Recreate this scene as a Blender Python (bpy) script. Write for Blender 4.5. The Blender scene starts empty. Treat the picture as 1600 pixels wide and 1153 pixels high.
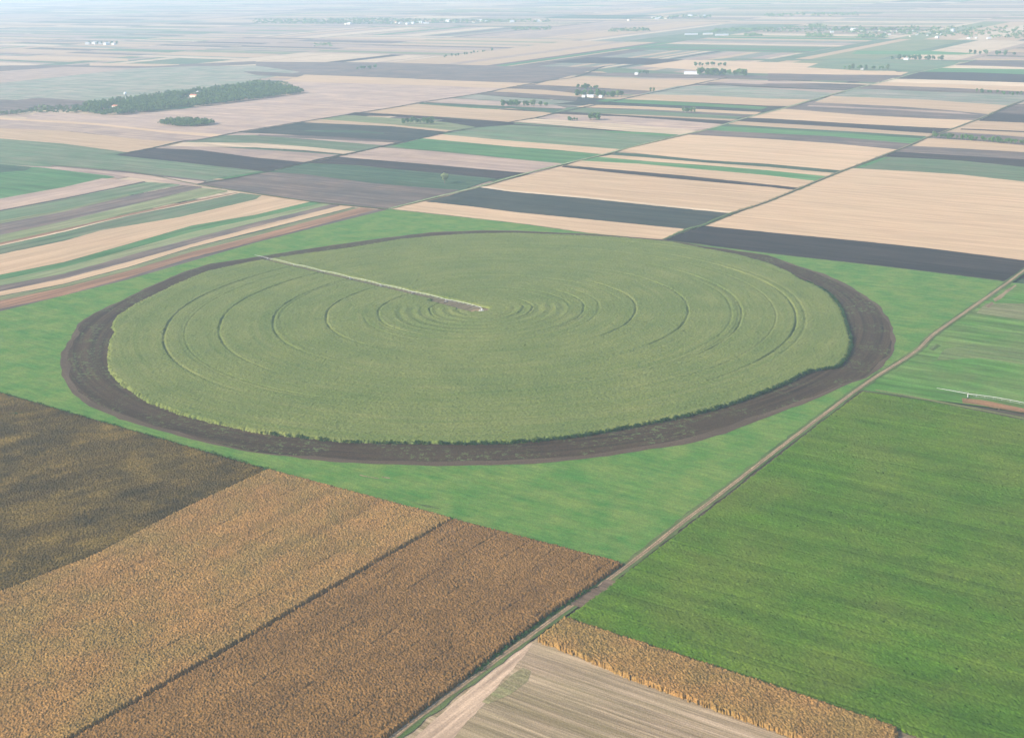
import bpy, math, random
import numpy as np
from mathutils import Vector, noise as mnoise
random.seed(7); rng = np.random.default_rng(7)
S = bpy.context.scene
COL = S.collection
R = math.radians

# ---------------------------------------------------------------- camera model (fitted to the circle and the field grid)
F, TILT, ROLL, H = 2024.84, 0.287585, -0.0265635, 370.55
PIV = np.array([-32.6, 1363.1]); SPAN = 56.0
GA = 0.9506                                   # heading of the farm tracks (family A), strips run across them
UA = np.array([math.cos(GA), math.sin(GA)]); UB = np.array([-math.sin(GA), math.cos(GA)])
SUN_AZ, SUN_EL = 20.0, 27.0                   # shadows run towards +X turned 20 degrees to +Y

def G(px, py):
    """survey point of the air photo -> metres on the flat plain"""
    x, y = px - 800.0, py - 532.0
    c, s = math.cos(ROLL), math.sin(ROLL)
    u, v = c * x + s * y, -s * x + c * y
    dy = F * math.cos(TILT) - v * math.sin(TILT); dz = -F * math.sin(TILT) - v * math.cos(TILT)
    k = -H / dz
    return (u * k, dy * k)
def GP(pts): return [G(*p) for p in pts]

cam = bpy.data.cameras.new('camera'); co = bpy.data.objects.new('camera', cam); COL.objects.link(co)
co.location = (0, 0, H)
from mathutils import Matrix
M0 = Matrix.Rotation(math.pi/2 - TILT, 4, 'X')
co.matrix_world = Matrix.Translation((0, 0, H)) @ M0 @ Matrix.Rotation(ROLL, 4, 'Z')
cam.sensor_width = 36; cam.lens = F / 1600 * 36; cam.clip_start = 1; cam.clip_end = 200000
cam.shift_y = -(576.5 - 532.0) / 1600.0
S.camera = co

# ---------------------------------------------------------------- light
w = bpy.data.worlds.new('World'); S.world = w; w.use_nodes = True
nt = w.node_tree; bg = nt.nodes['Background']
sky = nt.nodes.new('ShaderNodeTexSky'); sky.sky_type = 'NISHITA'; sky.sun_disc = False
sky.sun_elevation = R(SUN_EL)
nt.links.new(sky.outputs[0], bg.inputs[0]); bg.inputs[1].default_value = 0.15
d = Vector((math.cos(R(SUN_AZ)) * math.cos(R(SUN_EL)), math.sin(R(SUN_AZ)) * math.cos(R(SUN_EL)), -math.sin(R(SUN_EL))))
sky.sun_rotation = math.atan2(-d.x, -d.y)
sl = bpy.data.lights.new('sun', 'SUN'); sl.energy = 4.2; sl.angle = R(0.6); sl.color = (1.0, 0.92, 0.78)
so = bpy.data.objects.new('sun', sl); COL.objects.link(so)
so.rotation_euler = d.to_track_quat('-Z', 'Y').to_euler(); so.location = (-2000, -800, 1500)
S.view_settings.view_transform = 'Standard'; S.view_settings.look = 'None'; S.view_settings.gamma = 1
S.view_settings.exposure = 1.0
S.cycles.volume_bounces = 3; S.cycles.max_bounces = 5; S.cycles.use_denoising = True

# ---------------------------------------------------------------- materials
def NN(nt, t, **k):
    n = nt.nodes.new(t)
    for a, b in k.items(): setattr(n, a, b)
    return n
def mixc(nt, fac, a, b):
    m = NN(nt, 'ShaderNodeMix', data_type='RGBA')
    for i, v in ((0, fac), (6, a), (7, b)):
        if hasattr(v, 'links') or hasattr(v, 'is_linked'): nt.links.new(v, m.inputs[i])
        else: m.inputs[i].default_value = v if i == 0 else (*v[:3], 1)
    return m.outputs[2]
def ramp(nt, sock, lo, hi):
    m = NN(nt, 'ShaderNodeMapRange'); nt.links.new(sock, m.inputs[0])
    m.inputs[1].default_value = lo; m.inputs[2].default_value = hi; return m.outputs[0]
def noise(nt, vec, scale, detail=3, rough=.55):
    n = NN(nt, 'ShaderNodeTexNoise'); nt.links.new(vec, n.inputs['Vector'])
    n.inputs['Scale'].default_value = scale; n.inputs['Detail'].default_value = detail
    n.inputs['Roughness'].default_value = rough; return n.outputs[0]

MATS = {}
def field_mat(name, A, B, C=None, ang=math.pi/2, streak=6.0, amt=.8, fine=.5, patch=.5, bump=.25, grain=.9, seed=0.0, psc=90., mot=.32, leng=30.):
    """soil / stubble / crop: streaks along the tillage direction, soft patches and a fine grain"""
    key = name
    if key in MATS: return MATS[key]
    m = bpy.data.materials.new(name); m.use_nodes = True; nt = m.node_tree
    bs = nt.nodes['Principled BSDF']; bs.inputs['Roughness'].default_value = 1; bs.inputs['Specular IOR Level'].default_value = .05
    tc = NN(nt, 'ShaderNodeTexCoord'); geo = tc.outputs['Object']
    mp = NN(nt, 'ShaderNodeMapping'); nt.links.new(geo, mp.inputs[0])
    rot = NN(nt, 'ShaderNodeVectorRotate', rotation_type='Z_AXIS'); nt.links.new(geo, rot.inputs[0])
    rot.inputs['Angle'].default_value = -(GA + ang)
    oi = NN(nt, 'ShaderNodeObjectInfo')
    off = NN(nt, 'ShaderNodeVectorMath', operation='MULTIPLY_ADD'); nt.links.new(oi.outputs['Random'], off.inputs[0])
    off.inputs[1].default_value = (911., 533., 0); nt.links.new(rot.outputs[0], off.inputs[2])
    st = NN(nt, 'ShaderNodeMapping'); nt.links.new(off.outputs[0], st.inputs[0])
    st.inputs['Scale'].default_value = (1 / (streak * leng * 2), 1 / (streak * 2.8), 1)
    st.inputs['Location'].default_value = (seed, seed * 1.7, 0)
    s1 = ramp(nt, noise(nt, st.outputs[0], 1.0, 5, .72), .38, .62)
    s2 = ramp(nt, noise(nt, off.outputs[0], 1 / psc, 5, .65), .40, .62)
    s3 = ramp(nt, noise(nt, off.outputs[0], grain, 2, .7), .3, .7)
    mu = NN(nt, 'ShaderNodeMath', operation='MULTIPLY'); nt.links.new(s1, mu.inputs[0]); mu.inputs[1].default_value = amt
    c1 = mixc(nt, mu.outputs[0], A, B)
    mu2 = NN(nt, 'ShaderNodeMath', operation='MULTIPLY'); nt.links.new(s2, mu2.inputs[0]); mu2.inputs[1].default_value = patch
    c2 = mixc(nt, mu2.outputs[0], c1, C or tuple((a + b) / 2 * .8 for a, b in zip(A, B)))
    # object-wide tint so two fields of one kind differ, then grain
    hs = NN(nt, 'ShaderNodeHueSaturation'); nt.links.new(c2, hs.inputs['Color'])
    mr = NN(nt, 'ShaderNodeMapRange'); nt.links.new(oi.outputs['Random'], mr.inputs[0]); mr.inputs[3].default_value = .86; mr.inputs[4].default_value = 1.14
    nt.links.new(mr.outputs[0], hs.inputs['Value'])
    g = NN(nt, 'ShaderNodeMapRange'); nt.links.new(s3, g.inputs[0]); g.inputs[3].default_value = 1 - fine; g.inputs[4].default_value = 1 + fine
    st2 = NN(nt, 'ShaderNodeMapping'); nt.links.new(off.outputs[0], st2.inputs[0]); st2.inputs['Location'].default_value = (31, 17, 0)
    st2.inputs['Scale'].default_value = (1 / (streak * leng * .8), 1 / (streak * 1.3), 1)
    m4 = NN(nt, 'ShaderNodeMapRange'); nt.links.new(noise(nt, st2.outputs[0], 1.0, 4, .7), m4.inputs[0])
    m4.inputs[1].default_value = .35; m4.inputs[2].default_value = .65; m4.inputs[3].default_value = 1 - mot; m4.inputs[4].default_value = 1 + mot
    gm_ = NN(nt, 'ShaderNodeMath', operation='MULTIPLY'); nt.links.new(g.outputs[0], gm_.inputs[0]); nt.links.new(m4.outputs[0], gm_.inputs[1])
    vm = NN(nt, 'ShaderNodeVectorMath', operation='SCALE'); nt.links.new(hs.outputs[0], vm.inputs[0]); nt.links.new(gm_.outputs[0], vm.inputs['Scale'])
    nt.links.new(vm.outputs[0], bs.inputs['Base Color'])
    if bump:
        bp = NN(nt, 'ShaderNodeBump'); bp.inputs['Strength'].default_value = bump; bp.inputs['Distance'].default_value = .5
        nt.links.new(s3, bp.inputs['Height']); nt.links.new(bp.outputs[0], bs.inputs['Normal'])
    MATS[key] = m; return m
def plain(name, c, rough=.8, metal=0, var=.15, sc=1.5):
    if name in MATS: return MATS[name]
    m = bpy.data.materials.new(name); m.use_nodes = True; nt = m.node_tree; bs = nt.nodes['Principled BSDF']
    bs.inputs['Roughness'].default_value = rough; bs.inputs['Metallic'].default_value = metal
    tc = NN(nt, 'ShaderNodeTexCoord'); n = ramp(nt, noise(nt, tc.outputs['Object'], sc), .3, .7)
    nt.links.new(mixc(nt, n, tuple(x * (1 - var) for x in c), tuple(min(1, x * (1 + var)) for x in c)), bs.inputs['Base Color'])
    MATS[name] = m; return m

FM = {
 't':  dict(A=(.45,.295,.175), B=(.37,.24,.14), C=(.39,.27,.16), mot=.15, streak=7, fine=.12, patch=.5, amt=.8),         # pale stubble
 'T':  dict(A=(.52,.375,.24), B=(.44,.31,.20), C=(.42,.31,.20), streak=9, fine=.1, patch=.4, amt=.7),            # bleached stubble
 'p':  dict(A=(.29,.195,.145), B=(.40,.275,.19), C=(.24,.17,.14), mot=.2, streak=7, fine=.14, patch=.7, amt=.9),        # pinkish stubble
 'o':  dict(A=(.28,.145,.08), B=(.22,.115,.065), C=(.20,.125,.08), streak=6, fine=.15, patch=.4, amt=.8),       # orange brown
 'm':  dict(A=(.095,.066,.052), B=(.180,.125,.095), C=(.075,.065,.058), streak=7, fine=.15, patch=.7, amt=.9),  # harrowed brown soil
 'd':  dict(A=(.020,.015,.014), B=(.055,.038,.031), C=(.020,.017,.015), streak=6, fine=.2, patch=.5, amt=.8),   # black ploughland
 's':  dict(A=(.030,.034,.027), B=(.060,.055,.038), C=(.024,.030,.025), streak=8, fine=.15, patch=.7, amt=.8),  # dark slate
 'g':  dict(A=(.045,.135,.040), B=(.065,.155,.050), C=(.105,.165,.065), streak=8, fine=.15, patch=.5, amt=.8),  # green crop
 'G':  dict(A=(.092,.128,.062), B=(.150,.148,.088), C=(.070,.122,.056), streak=8, fine=.15, patch=.7, amt=.9),  # grey green
 'k':  dict(A=(.036,.068,.036), B=(.060,.082,.044), C=(.030,.060,.030), streak=7, fine=.15, patch=.7, amt=.9),  # dark green
 'h':  dict(A=(.17,.165,.12), B=(.27,.215,.165), C=(.12,.15,.095), streak=9, fine=.12, patch=.8, amt=.9),        # thin regrowth on stubble
 'y':  dict(A=(.165,.175,.075), B=(.120,.155,.065), C=(.21,.19,.10), streak=6, fine=.15, patch=.6, amt=.9),     # yellow green
}
NAMES = {'t':'stubble_field','T':'stubble_field','p':'stubble_field','o':'stubble_field','m':'harrowed_field','d':'ploughed_field',
         's':'ploughed_field','g':'green_field','G':'weedy_field','k':'green_field','h':'weedy_field','y':'weedy_field'}
def fmat(c, along='B'):
    d_ = dict(FM[c]); return field_mat('field_%s_%s' % (NAMES[c], c) + along, ang=math.pi/2 if along == 'B' else 0.0, **d_)

# ---------------------------------------------------------------- mesh helpers
def link(name, me, parent=None, **props):
    o = bpy.data.objects.new(name, me); COL.objects.link(o)
    if parent: o.parent = parent
    for k, v in props.items(): o[k] = v
    return o
def mesh_np(name, V, Fq, mats, mi=None, smooth=False):
    """V (n,3), Fq (m,k) faces of equal size"""
    me = bpy.data.meshes.new(name); V = np.asarray(V, np.float32); Fq = np.asarray(Fq, np.int32); k = Fq.shape[1]
    me.vertices.add(len(V)); me.vertices.foreach_set('co', V.ravel())
    me.loops.add(Fq.size); me.loops.foreach_set('vertex_index', Fq.ravel())
    me.polygons.add(len(Fq)); me.polygons.foreach_set('loop_start', np.arange(0, Fq.size, k, dtype=np.int32))
    me.polygons.foreach_set('loop_total', np.full(len(Fq), k, np.int32))
    if smooth: me.polygons.foreach_set('use_smooth', np.ones(len(Fq), bool))
    for m in (mats if isinstance(mats, (list, tuple)) else [mats]): me.materials.append(m)
    if mi is not None: me.polygons.foreach_set('material_index', np.asarray(mi, np.int32))
    me.update(calc_edges=True); me.validate(); return me
class MB:
    def __init__(s): s.v = []; s.f = []; s.mi = []
    def add(s, V, Fs, mi=0):
        b = len(s.v); s.v += [tuple(p) for p in V]; s.f += [[b + i for i in f] for f in Fs]; s.mi += [mi] * len(Fs)
    def box(s, c, d_, mi=0, rz=0.0):
        x, y, z = [k / 2 for k in d_]; ca, sa = math.cos(rz), math.sin(rz)
        V = []
        for sx, sy, sz in ((-1,-1,-1),(1,-1,-1),(1,1,-1),(-1,1,-1),(-1,-1,1),(1,-1,1),(1,1,1),(-1,1,1)):
            a, b = sx * x, sy * y; V.append((c[0] + a * ca - b * sa, c[1] + a * sa + b * ca, c[2] + sz * z))
        s.add(V, [(0,3,2,1),(4,5,6,7),(0,1,5,4),(1,2,6,5),(2,3,7,6),(3,0,4,7)], mi)
    def tube(s, p, q, r1, r2=None, n=6, mi=0, caps=True):
        r2 = r1 if r2 is None else r2; p, q = Vector(p), Vector(q); d_ = (q - p).normalized()
        a = d_.orthogonal().normalized(); b = d_.cross(a); V = []
        for c, r in ((p, r1), (q, r2)):
            for i in range(n):
                t = 2 * math.pi * i / n; V.append(c + a * (r * math.cos(t)) + b * (r * math.sin(t)))
        Fs = [(i, (i + 1) % n, n + (i + 1) % n, n + i) for i in range(n)]
        if caps: Fs += [tuple(range(n))[::-1], tuple(range(n, 2 * n))]
        s.add(V, Fs, mi)
    def lathe(s, prof, c=(0,0,0), n=12, axis='z', mi=0):
        V = []
        for r, z in prof:
            for i in range(n):
                t = 2 * math.pi * i / n
                if axis == 'z': V.append((c[0] + r * math.cos(t), c[1] + r * math.sin(t), c[2] + z))
                else: V.append((c[0] + z, c[1] + r * math.cos(t), c[2] + r * math.sin(t)))
        Fs = []
        for k in range(len(prof) - 1):
            for i in range(n): Fs.append((k*n+i, k*n+(i+1)%n, (k+1)*n+(i+1)%n, (k+1)*n+i))
        Fs += [tuple(range(n))[::-1], tuple(range((len(prof)-1)*n, len(prof)*n))]
        s.add(V, Fs, mi)
    def build(s, name, mats, parent=None, **props):
        me = bpy.data.meshes.new(name); me.from_pydata(s.v, [], s.f)
        for m in (mats if isinstance(mats, (list, tuple)) else [mats]): me.materials.append(m)
        me.polygons.foreach_set('material_index', s.mi); me.update()
        return link(name, me, parent, **props)
def empty(name, loc, rz=0, **props):
    o = bpy.data.objects.new(name, None); COL.objects.link(o); o.location = loc; o.rotation_euler = (0, 0, rz)
    for k, v in props.items(): o[k] = v
    return o
def dup(root, loc, rz, scale=1.0, label=None, group=None):
    r = root.copy(); COL.objects.link(r); r.location = loc; r.rotation_euler = (0, 0, rz)
    r.scale = (scale,) * 3 if not isinstance(scale, (tuple, list)) else scale
    if label: r['label'] = label
    if group: r['group'] = group
    for ch in list(root.children):
        c = ch.copy(); COL.objects.link(c); c.parent = r
        for g in ch.children:
            e = g.copy(); COL.objects.link(e); e.parent = c
    return r

ZL = [0.05]
def poly(name, pts, mat, z=None, wob=0.0, px=True):
    """flat sheet of the plain with its own level; wob = raggedness of its edge in metres"""
    P = GP(pts) if px else list(pts)
    if wob:
        Q = []
        for i in range(len(P)):
            a, b = np.array(P[i]), np.array(P[(i + 1) % len(P)]); L = np.hypot(*(b - a)); n = max(1, int(L / (wob * 5)))
            nrm = np.array([-(b - a)[1], (b - a)[0]]) / max(L, 1e-6)
            for k in range(n):
                t = k / n; q = a + (b - a) * t
                Q.append(tuple(q + nrm * wob * (mnoise.noise(Vector((q[0] / (wob * 12), q[1] / (wob * 12), 3.1))) * 1.3 + rng.uniform(-.25, .25))))
        P = Q
    if z is None: z = ZL[0]; ZL[0] += 0.008
    me = bpy.data.meshes.new(name); me.from_pydata([(x, y, z) for x, y in P], [], [list(range(len(P)))])
    me.materials.append(mat); me.update()
    if me.polygons[0].normal.z < 0: me.flip_normals()
    return link(name, me, kind='structure')

# ---------------------------------------------------------------- ground to the horizon
gm = field_mat('plain_far', (.36,.26,.17), (.20,.17,.11), (.14,.15,.09), streak=60, amt=1, patch=.7, fine=.1, bump=0, grain=.02)
poly('ground', [(-60000,-60000),(60000,-60000),(60000,60000),(-60000,60000)], gm, z=-0.6, px=False)

# patchwork of strip fields filling the plain beyond and beside the surveyed part
def patchwork():
    keys = list('tTpmdsgGkyh'); near = np.array([20,8,20,18,5,6,5,12,4,2,6.]); near /= near.sum(); far = np.array([22,12,28,12,.6,1.5,2,6,1.5,3,14]); far /= far.sum()  # far mix favours pale fields, painting in part of the distance haze
    V = []; Fq = []; mi = []
    b = -14000.0
    while b < 16000:
        bw = rng.choice([420, 520, 640, 760, 900]); a = -2000.0 + rng.uniform(0, 300)
        while a < 26000:
            al = rng.uniform(500, 1500)
            c = UA * (a + al / 2) + UB * (b + bw / 2)
            if c[1] > 1100 and abs(c[0]) < 700 + c[1] * .52 and c[1] < 23000:
                rot = rng.random() < .22; wts = far if c[1] > 4300 else near
                L = bw if rot else al; t = 0.0; base = rng.choice(len(keys), p=wts)
                while t < L:
                    s_ = min(L - t, max(14, rng.lognormal(3.75 + .25 * (c[1] > 5000), .55)))
                    if L - t - s_ < 12: s_ = L - t
                    g = 1.5
                    if rot: a0, a1, b0, b1 = a + 2, a + al - 2, b + t + g, b + t + s_
                    else: a0, a1, b0, b1 = a + t + g, a + t + s_, b + 2, b + bw - 2
                    n = len(V)
                    for aa, bb in ((a0, b0), (a1, b0), (a1, b1), (a0, b1)):
                        q = UA * aa + UB * bb; V.append((q[0], q[1], 0.0))
                    Fq.append((n, n + 1, n + 2, n + 3))
                    k = base if rng.random() < .3 else rng.choice(len(keys), p=wts); mi.append(k); t += s_
            a += al + 5
        b += bw + 5
    me = mesh_np('farmland', V, Fq, [fmat(k) for k in keys], mi)
    link('farmland', me, kind='structure')
patchwork()

# ---------------------------------------------------------------- surveyed fields:  colour : upper edge | lower edge   (left to right)
FIELDS = """
# distant big parcels
m: 400,97 600,98 800,104 945,105 | 400,118 475,117 640,123 800,130 860,127
m: 0,103 120,102 280,101 400,96 | 0,113 130,112 280,106 400,101
t: 140,99 280,101 | 140,103 240,104 280,102
p: 0,112 100,105 215,107 | 0,130 60,124 150,115
h: 0,130 80,122 215,107 300,104 400,103 470,113 400,125 | 0,156 100,158 150,160 240,148 330,141 400,128
m: 400,112 470,116 480,119 | 380,112 400,118 465,121
m: 0,160 60,153 150,159 | 0,181 60,173 150,166
d: 917,90 1000,91 1070,94 | 858,98 950,100 1023,102
G: 1130,92 1600,95 | 1100,94 1600,98
t: 1070,94 1300,100 1400,112 | 1000,104 1150,114 1400,121
t: 0,88 70,89 200,92 | 0,92 120,95 200,96
G: 960,106 1000,109 1140,120 | 930,110 960,117 1090,125
m: 960,114 1200,119 1330,124 | 930,119 1100,124 1140,123 1330,127
G: 1300,92 1400,93 1500,97 1480,106 | 1260,106 1350,111 1430,112
g: 1340,80 1450,80 1530,84 | 1330,85 1450,86 1500,86
t: 1200,111 1300,112 1420,113 | 1200,116 1300,118 1400,121
p: 1000,122 1100,123 1200,126 1300,131 | 1000,131 1100,132 1190,132 1200,131
m: 1200,115 1300,117 1415,118 | 1200,127 1300,126 1380,130
# west of the second track
p: 475,118 575,121 700,126 840,131 | 400,152 350,175 550,179 615,169 750,147 800,137
t: 475,118 575,121 700,126 835,131 | 440,128 560,131 700,135 790,139
p: 60,175 170,180 290,170 400,152 500,148 | 40,186 150,194 250,205 352,212 550,179 640,163
G: 60,174 75,175 | 60,175 75,176
t: 0,184 150,193 250,204 352,211 | 0,188 150,197 250,208 330,215
p: 0,187 150,196 250,207 332,214 | 0,203 120,206 225,220 287,224
t: 0,201 100,205 225,219 290,223 | 0,219 100,227 195,239 240,232
G: 0,217 100,225 195,238 300,252 412,267 | 0,258 85,261 200,270 312,284
d: 240,231 312,234 400,246 484,254 | 181,243 300,256 400,267 415,269
m: 80,259 200,268 322,282 | 80,261 200,271 322,285
p: 70,262 90,261 200,271 320,284 | 70,265 140,268 220,280 290,290 312,290
g: 0,257 70,263 170,275 | 0,312 100,294 180,277
k: 0,257 50,262 | 0,270 40,267
# strips running into the corner
p: 0,311 100,293 160,279 225,284 | 0,330 60,322 120,307 225,284
s: 0,329 100,310 225,284 | 0,331 100,312 228,285
G: 0,331 100,312 228,285 262,287 280,289 | 0,348 100,331 200,306 282,290
y: 0,345 100,328 200,304 | 0,350 100,333 205,306
m: 0,350 100,331 200,307 285,290 315,292 | 0,370 100,347 200,323 315,294
y: 0,368 100,346 200,322 315,294 355,298 | 0,380 100,359 200,334 355,300
o: 0,380 100,358 150,346 200,335 290,316 370,301 | 0,384 100,362 150,350 200,338 290,320 374,302
T: 0,383.5 100,361.5 150,349 200,337.5 290,319 374,301.5 | 0,385 100,363 150,350.5 200,339 290,320.5 376,302.5
G: 0,385 100,363 150,350 200,338 290,320 376,302 400,305 | 0,398 100,377 160,360 280,340 400,312 410,306
t: 0,398 100,377 160,360 280,340 400,312 410,305 482,315 | 0,430 100,410 200,382 300,353 400,336 484,316
g: 0,430 100,410 200,382 300,353 400,336 484,316 500,317 | 0,438 100,418 200,391 300,363 400,342 502,318
y: 0,438 100,418 200,391 300,363 400,342 502,318 515,320 | 0,448 100,429 200,400 300,374 400,348 517,321
m: 0,447 100,428 200,400 300,373 400,348 517,320 530,321 | 0,456 100,436 200,410 300,382 400,355 532,323
t: 0,456 100,436 200,410 300,382 400,355 532,322 550,323 | 0,463 100,444 200,418 300,387 400,362 552,325
k: 0,463 100,444 200,418 300,387 400,362 552,324 | 0,465 100,446 200,420 300,389 400,364 555,325
y: 0,464 100,445 200,419 300,388 400,364 552,325 560,325 | 0,471 100,451 200,425 300,394 400,369 562,327
o: 0,470 100,450 200,424 300,394 400,369 562,325 590,328 | 0,484 100,463 200,435 300,404 400,379 592,329
m: 0,483 100,462 200,434 300,403 400,378 592,327 607,329 | 0,492 100,470 200,441 300,410 400,383 500,357 610,330
# between the second and third track
p: 262,228 400,232 545,243 | 240,232 312,235 400,247 484,255 524,246
k: 285,226 400,231 480,237 545,243 | 285,227 400,234 480,239 545,244
T: 287,223 400,223 480,230 562,237 | 262,229 400,231 480,236 545,242
G: 345,212 400,211 480,219 610,227 | 287,223 400,224 480,230 562,238 
p: 375,207 400,208 500,214 600,223 640,222 | 350,212 400,212 480,218 600,228
s: 475,191 612,196 700,206 | 375,208 430,210 520,216 632,223
k: 480,204 560,204 600,208 | 470,206 560,208 600,210
m: 405,211 520,214 640,222 | 400,213 520,219 620,224
t: 500,187 600,194 712,204 | 475,192 612,198 700,207
y: 535,180 625,186 700,192 748,200 | 500,187 600,194 712,205
d: 555,176 620,179 700,185 805,192 | 535,181 610,182 700,188 800,195
t: 612,169 652,163 730,169 870,177 | 560,176 700,184 805,192 837,185
k: 660,161 740,164 800,167 890,172 | 652,163 740,168 800,170 868,178
p: 700,154 800,159 860,163 | 665,160 740,164 800,167 892,171
h: 745,148 800,153 900,159 860,164 | 700,154 800,160 880,166 
m: 770,144 800,145 905,150 | 745,148 800,152 900,158
t: 790,139 850,141 905,147 1000,151 | 770,144 800,145 905,152 960,156
m: 835,133 920,138 1020,143 | 800,137 905,144 1000,148
t: 900,121 960,124 1137,126 1088,132 | 857,127 835,133 920,137 1030,143
g: 950,155 1030,158 1200,168 | 930,159 1030,164 1120,168 1190,172
t: 1000,148 1100,150 1200,152 1270,157 | 950,155 1030,158 1200,166 1240,167
h: 1060,135 1130,134 1300,146 | 1000,148 1100,150 1200,155 1280,156
m: 1110,129 1200,133 1330,139 | 1100,132 1200,136 1320,141
t: 920,164 1000,167 1190,176 | 900,168 1000,171 1100,176 1180,180
G: 888,168 1000,173 1160,183 | 868,176 1000,180 1150,187
d: 885,175 960,180 1060,185 1150,190 | 868,178 950,183 1060,190 1130,196
p: 867,179 975,183 1060,189 1130,195 1100,203 | 840,185 887,190 980,196 1070,205
T: 837,186 887,189 975,195 1060,202 1092,205 | 800,191 900,199 980,206 1065,212
G: 747,200 800,196 880,200 960,206 1060,211 | 692,211 800,221 890,228 970,235
g: 940,205 1000,207 1060,211 | 950,208 1010,211 1045,214
t: 692,211 800,221 890,228 970,234 | 660,217 800,231 870,236 943,243
g: 660,217 800,230 870,235 943,242 | 612,229 640,233 740,242 800,249 885,257
p: 595,231 675,237 800,249 885,257 | 530,246 650,256 740,264 810,272 830,273
d: 530,246 650,256 740,264 822,271 | 480,255 560,259 625,266 700,273 775,281
k: 480,256 560,260 625,266 700,273 775,280 | 415,270 475,275 580,288 675,297 718,299
m: 420,270 475,273 580,287 675,295 718,298 | 308,288 400,304 500,318 607,329
# between the third and fourth track
t: 665,315 740,323 800,331 912,342 1080,359 | 607,328 700,339 800,350 925,367 1037,377
s: 752,294 800,300 912,310 1025,322 1147,333 | 665,316 740,324 800,332 912,343 1082,360
t: 880,260 960,270 1075,281 1245,297 | 752,294 800,300 912,310 1025,322 1147,334
T: 752,291 800,298 912,308 1025,320 1147,332 | 750,293.5 800,300.5 912,310.5 1025,322.5 1147,334.5
d: 880,260 950,265 1075,275 1200,287 1255,293 | 878,262 960,271 1075,282 1200,293 1243,298
t: 907,252 1000,255 1100,264 1200,274 1277,282 | 885,259 950,265 1075,276 1255,295
g: 935,246 1025,254 1100,258 1200,266 1297,275 | 907,252 1000,257 1100,266 1200,275 1277,284
t: 955,243 1010,247 1100,254 1200,261 1310,270 | 935,246 1025,254 1100,259 1200,267 1297,277
k: 962,239 1000,241 1100,251 1200,256 1320,266 | 955,243 1010,247 1100,255 1200,262 1310,272
t: 1077,211 1200,217 1300,224 1407,234 | 968,236 1000,241 1100,251 1200,257 1320,268
m: 1100,204 1200,209 1300,214 1400,221 1432,225 | 1072,211 1200,218 1300,225 1407,235
g: 1138,195 1200,198 1325,205 1450,212 | 1100,204 1200,209 1300,214 1432,226
k: 1138,194 1200,198 1325,204 1450,212 | 1125,198 1200,202 1325,209 1440,217
t: 1150,189 1200,192 1320,199 1462,208 | 1138,195 1200,199 1325,206 1450,214
d: 1165,185 1200,185 1350,194 1490,201 | 1150,190 1200,193 1320,200 1462,210
t: 1225,170 1350,180 1450,184 1527,187 | 1170,185 1200,186 1350,195 1490,202
m: 1272,159 1400,165 1480,171 1552,179 | 1225,171 1350,181 1450,186 1525,189
p: 1265,165 1400,171 1500,176 | 1260,167 1400,173 1530,181
t: 1300,150 1450,156 1580,165 | 1272,161 1400,167 1480,173 1550,180
h: 1337,139 1450,144 1600,149 | 1300,151 1450,157 1580,166 1600,160
m: 1360,134 1480,138 1600,143 | 1337,139 1450,142 1600,147
t: 1372,129 1480,132 1600,135 | 1360,134 1480,138 1600,144
T: 1395,123 1480,126 1600,129 | 1375,129 1480,132 1600,136
d: 1437,112 1520,113 1600,116 | 1400,124 1480,126 1600,130
g: 1470,106 1530,107 1600,108 | 1437,113 1520,114 1600,117
T: 1492,102 1550,104 1600,105 | 1470,107 1530,108 1600,109
m: 1525,95 1600,96 | 1492,103 1550,104 1600,106
# east of the fourth track
t: 1332,264 1425,268 1500,273 1600,283 1680,290 | 1100,355 1200,366 1325,378 1450,391 1600,410 1680,420
d: 1100,354 1200,364 1325,376 1450,389 1600,408 | 1037,376 1087,381 1150,391 1200,398 1300,408 1400,421 1525,438 1563,441
G: 1385,245 1500,250 1600,260 1680,267 | 1332,264 1425,269 1500,274 1600,285 1680,292
g: 1375,248 1390,247 | 1335,264 1350,262
d: 1397,238 1500,243 1600,249 1680,255 | 1383,246 1500,252 1600,262 1680,268
m: 1425,228 1500,232 1600,238 1680,243 | 1397,238 1500,244 1600,250 1680,256
t: 1452,216 1520,220 1600,227 1680,233 | 1425,229 1500,233 1600,239 1680,245
m: 1478,206 1530,209 1600,214 1680,219 | 1450,217 1520,221 1600,228 1680,235
t: 1528,189 1600,192 1680,196 | 1478,207 1530,210 1600,215 1680,220
d: 1502,202 1600,206 1680,210 | 1500,203.5 1600,208 1680,212
d: 1557,176 1600,178 1680,182 | 1530,190 1600,193 1680,198
m: 1585,165 1600,163 1680,165 | 1557,177 1600,180 1680,183
"""
for ln in FIELDS.strip().splitlines():
    if ln.startswith('#'): continue
    c, rest = ln.split(':'); up, lo = rest.split('|')
    U = [tuple(map(float, t.split(','))) for t in up.split()]; L = [tuple(map(float, t.split(','))) for t in lo.split()]
    def ext(Q):    # strips that meet the left or right edge of the survey go on beyond it
        Q = list(Q)
        if Q[0][0] == 0: dx = Q[1][0] - Q[0][0]; Q.insert(0, (-90, Q[0][1] - (Q[1][1] - Q[0][1]) / dx * 90))
        if Q[-1][0] == 1600: dx = Q[-1][0] - Q[-2][0]; Q.append((1700, Q[-1][1] + (Q[-1][1] - Q[-2][1]) / dx * 100))
        return Q
    U, L = ext(U), ext(L)
    cx = sum(p[0] for p in U) / len(U); cy = sum(p[1] for p in U) / len(U)
    along = 'A' if (cx < 420 and 280 < cy < 470 and U[0][1] > U[-1][1]) else 'B'
    poly(NAMES[c], U + L[::-1], fmat(c, along), wob=1.0)

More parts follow.
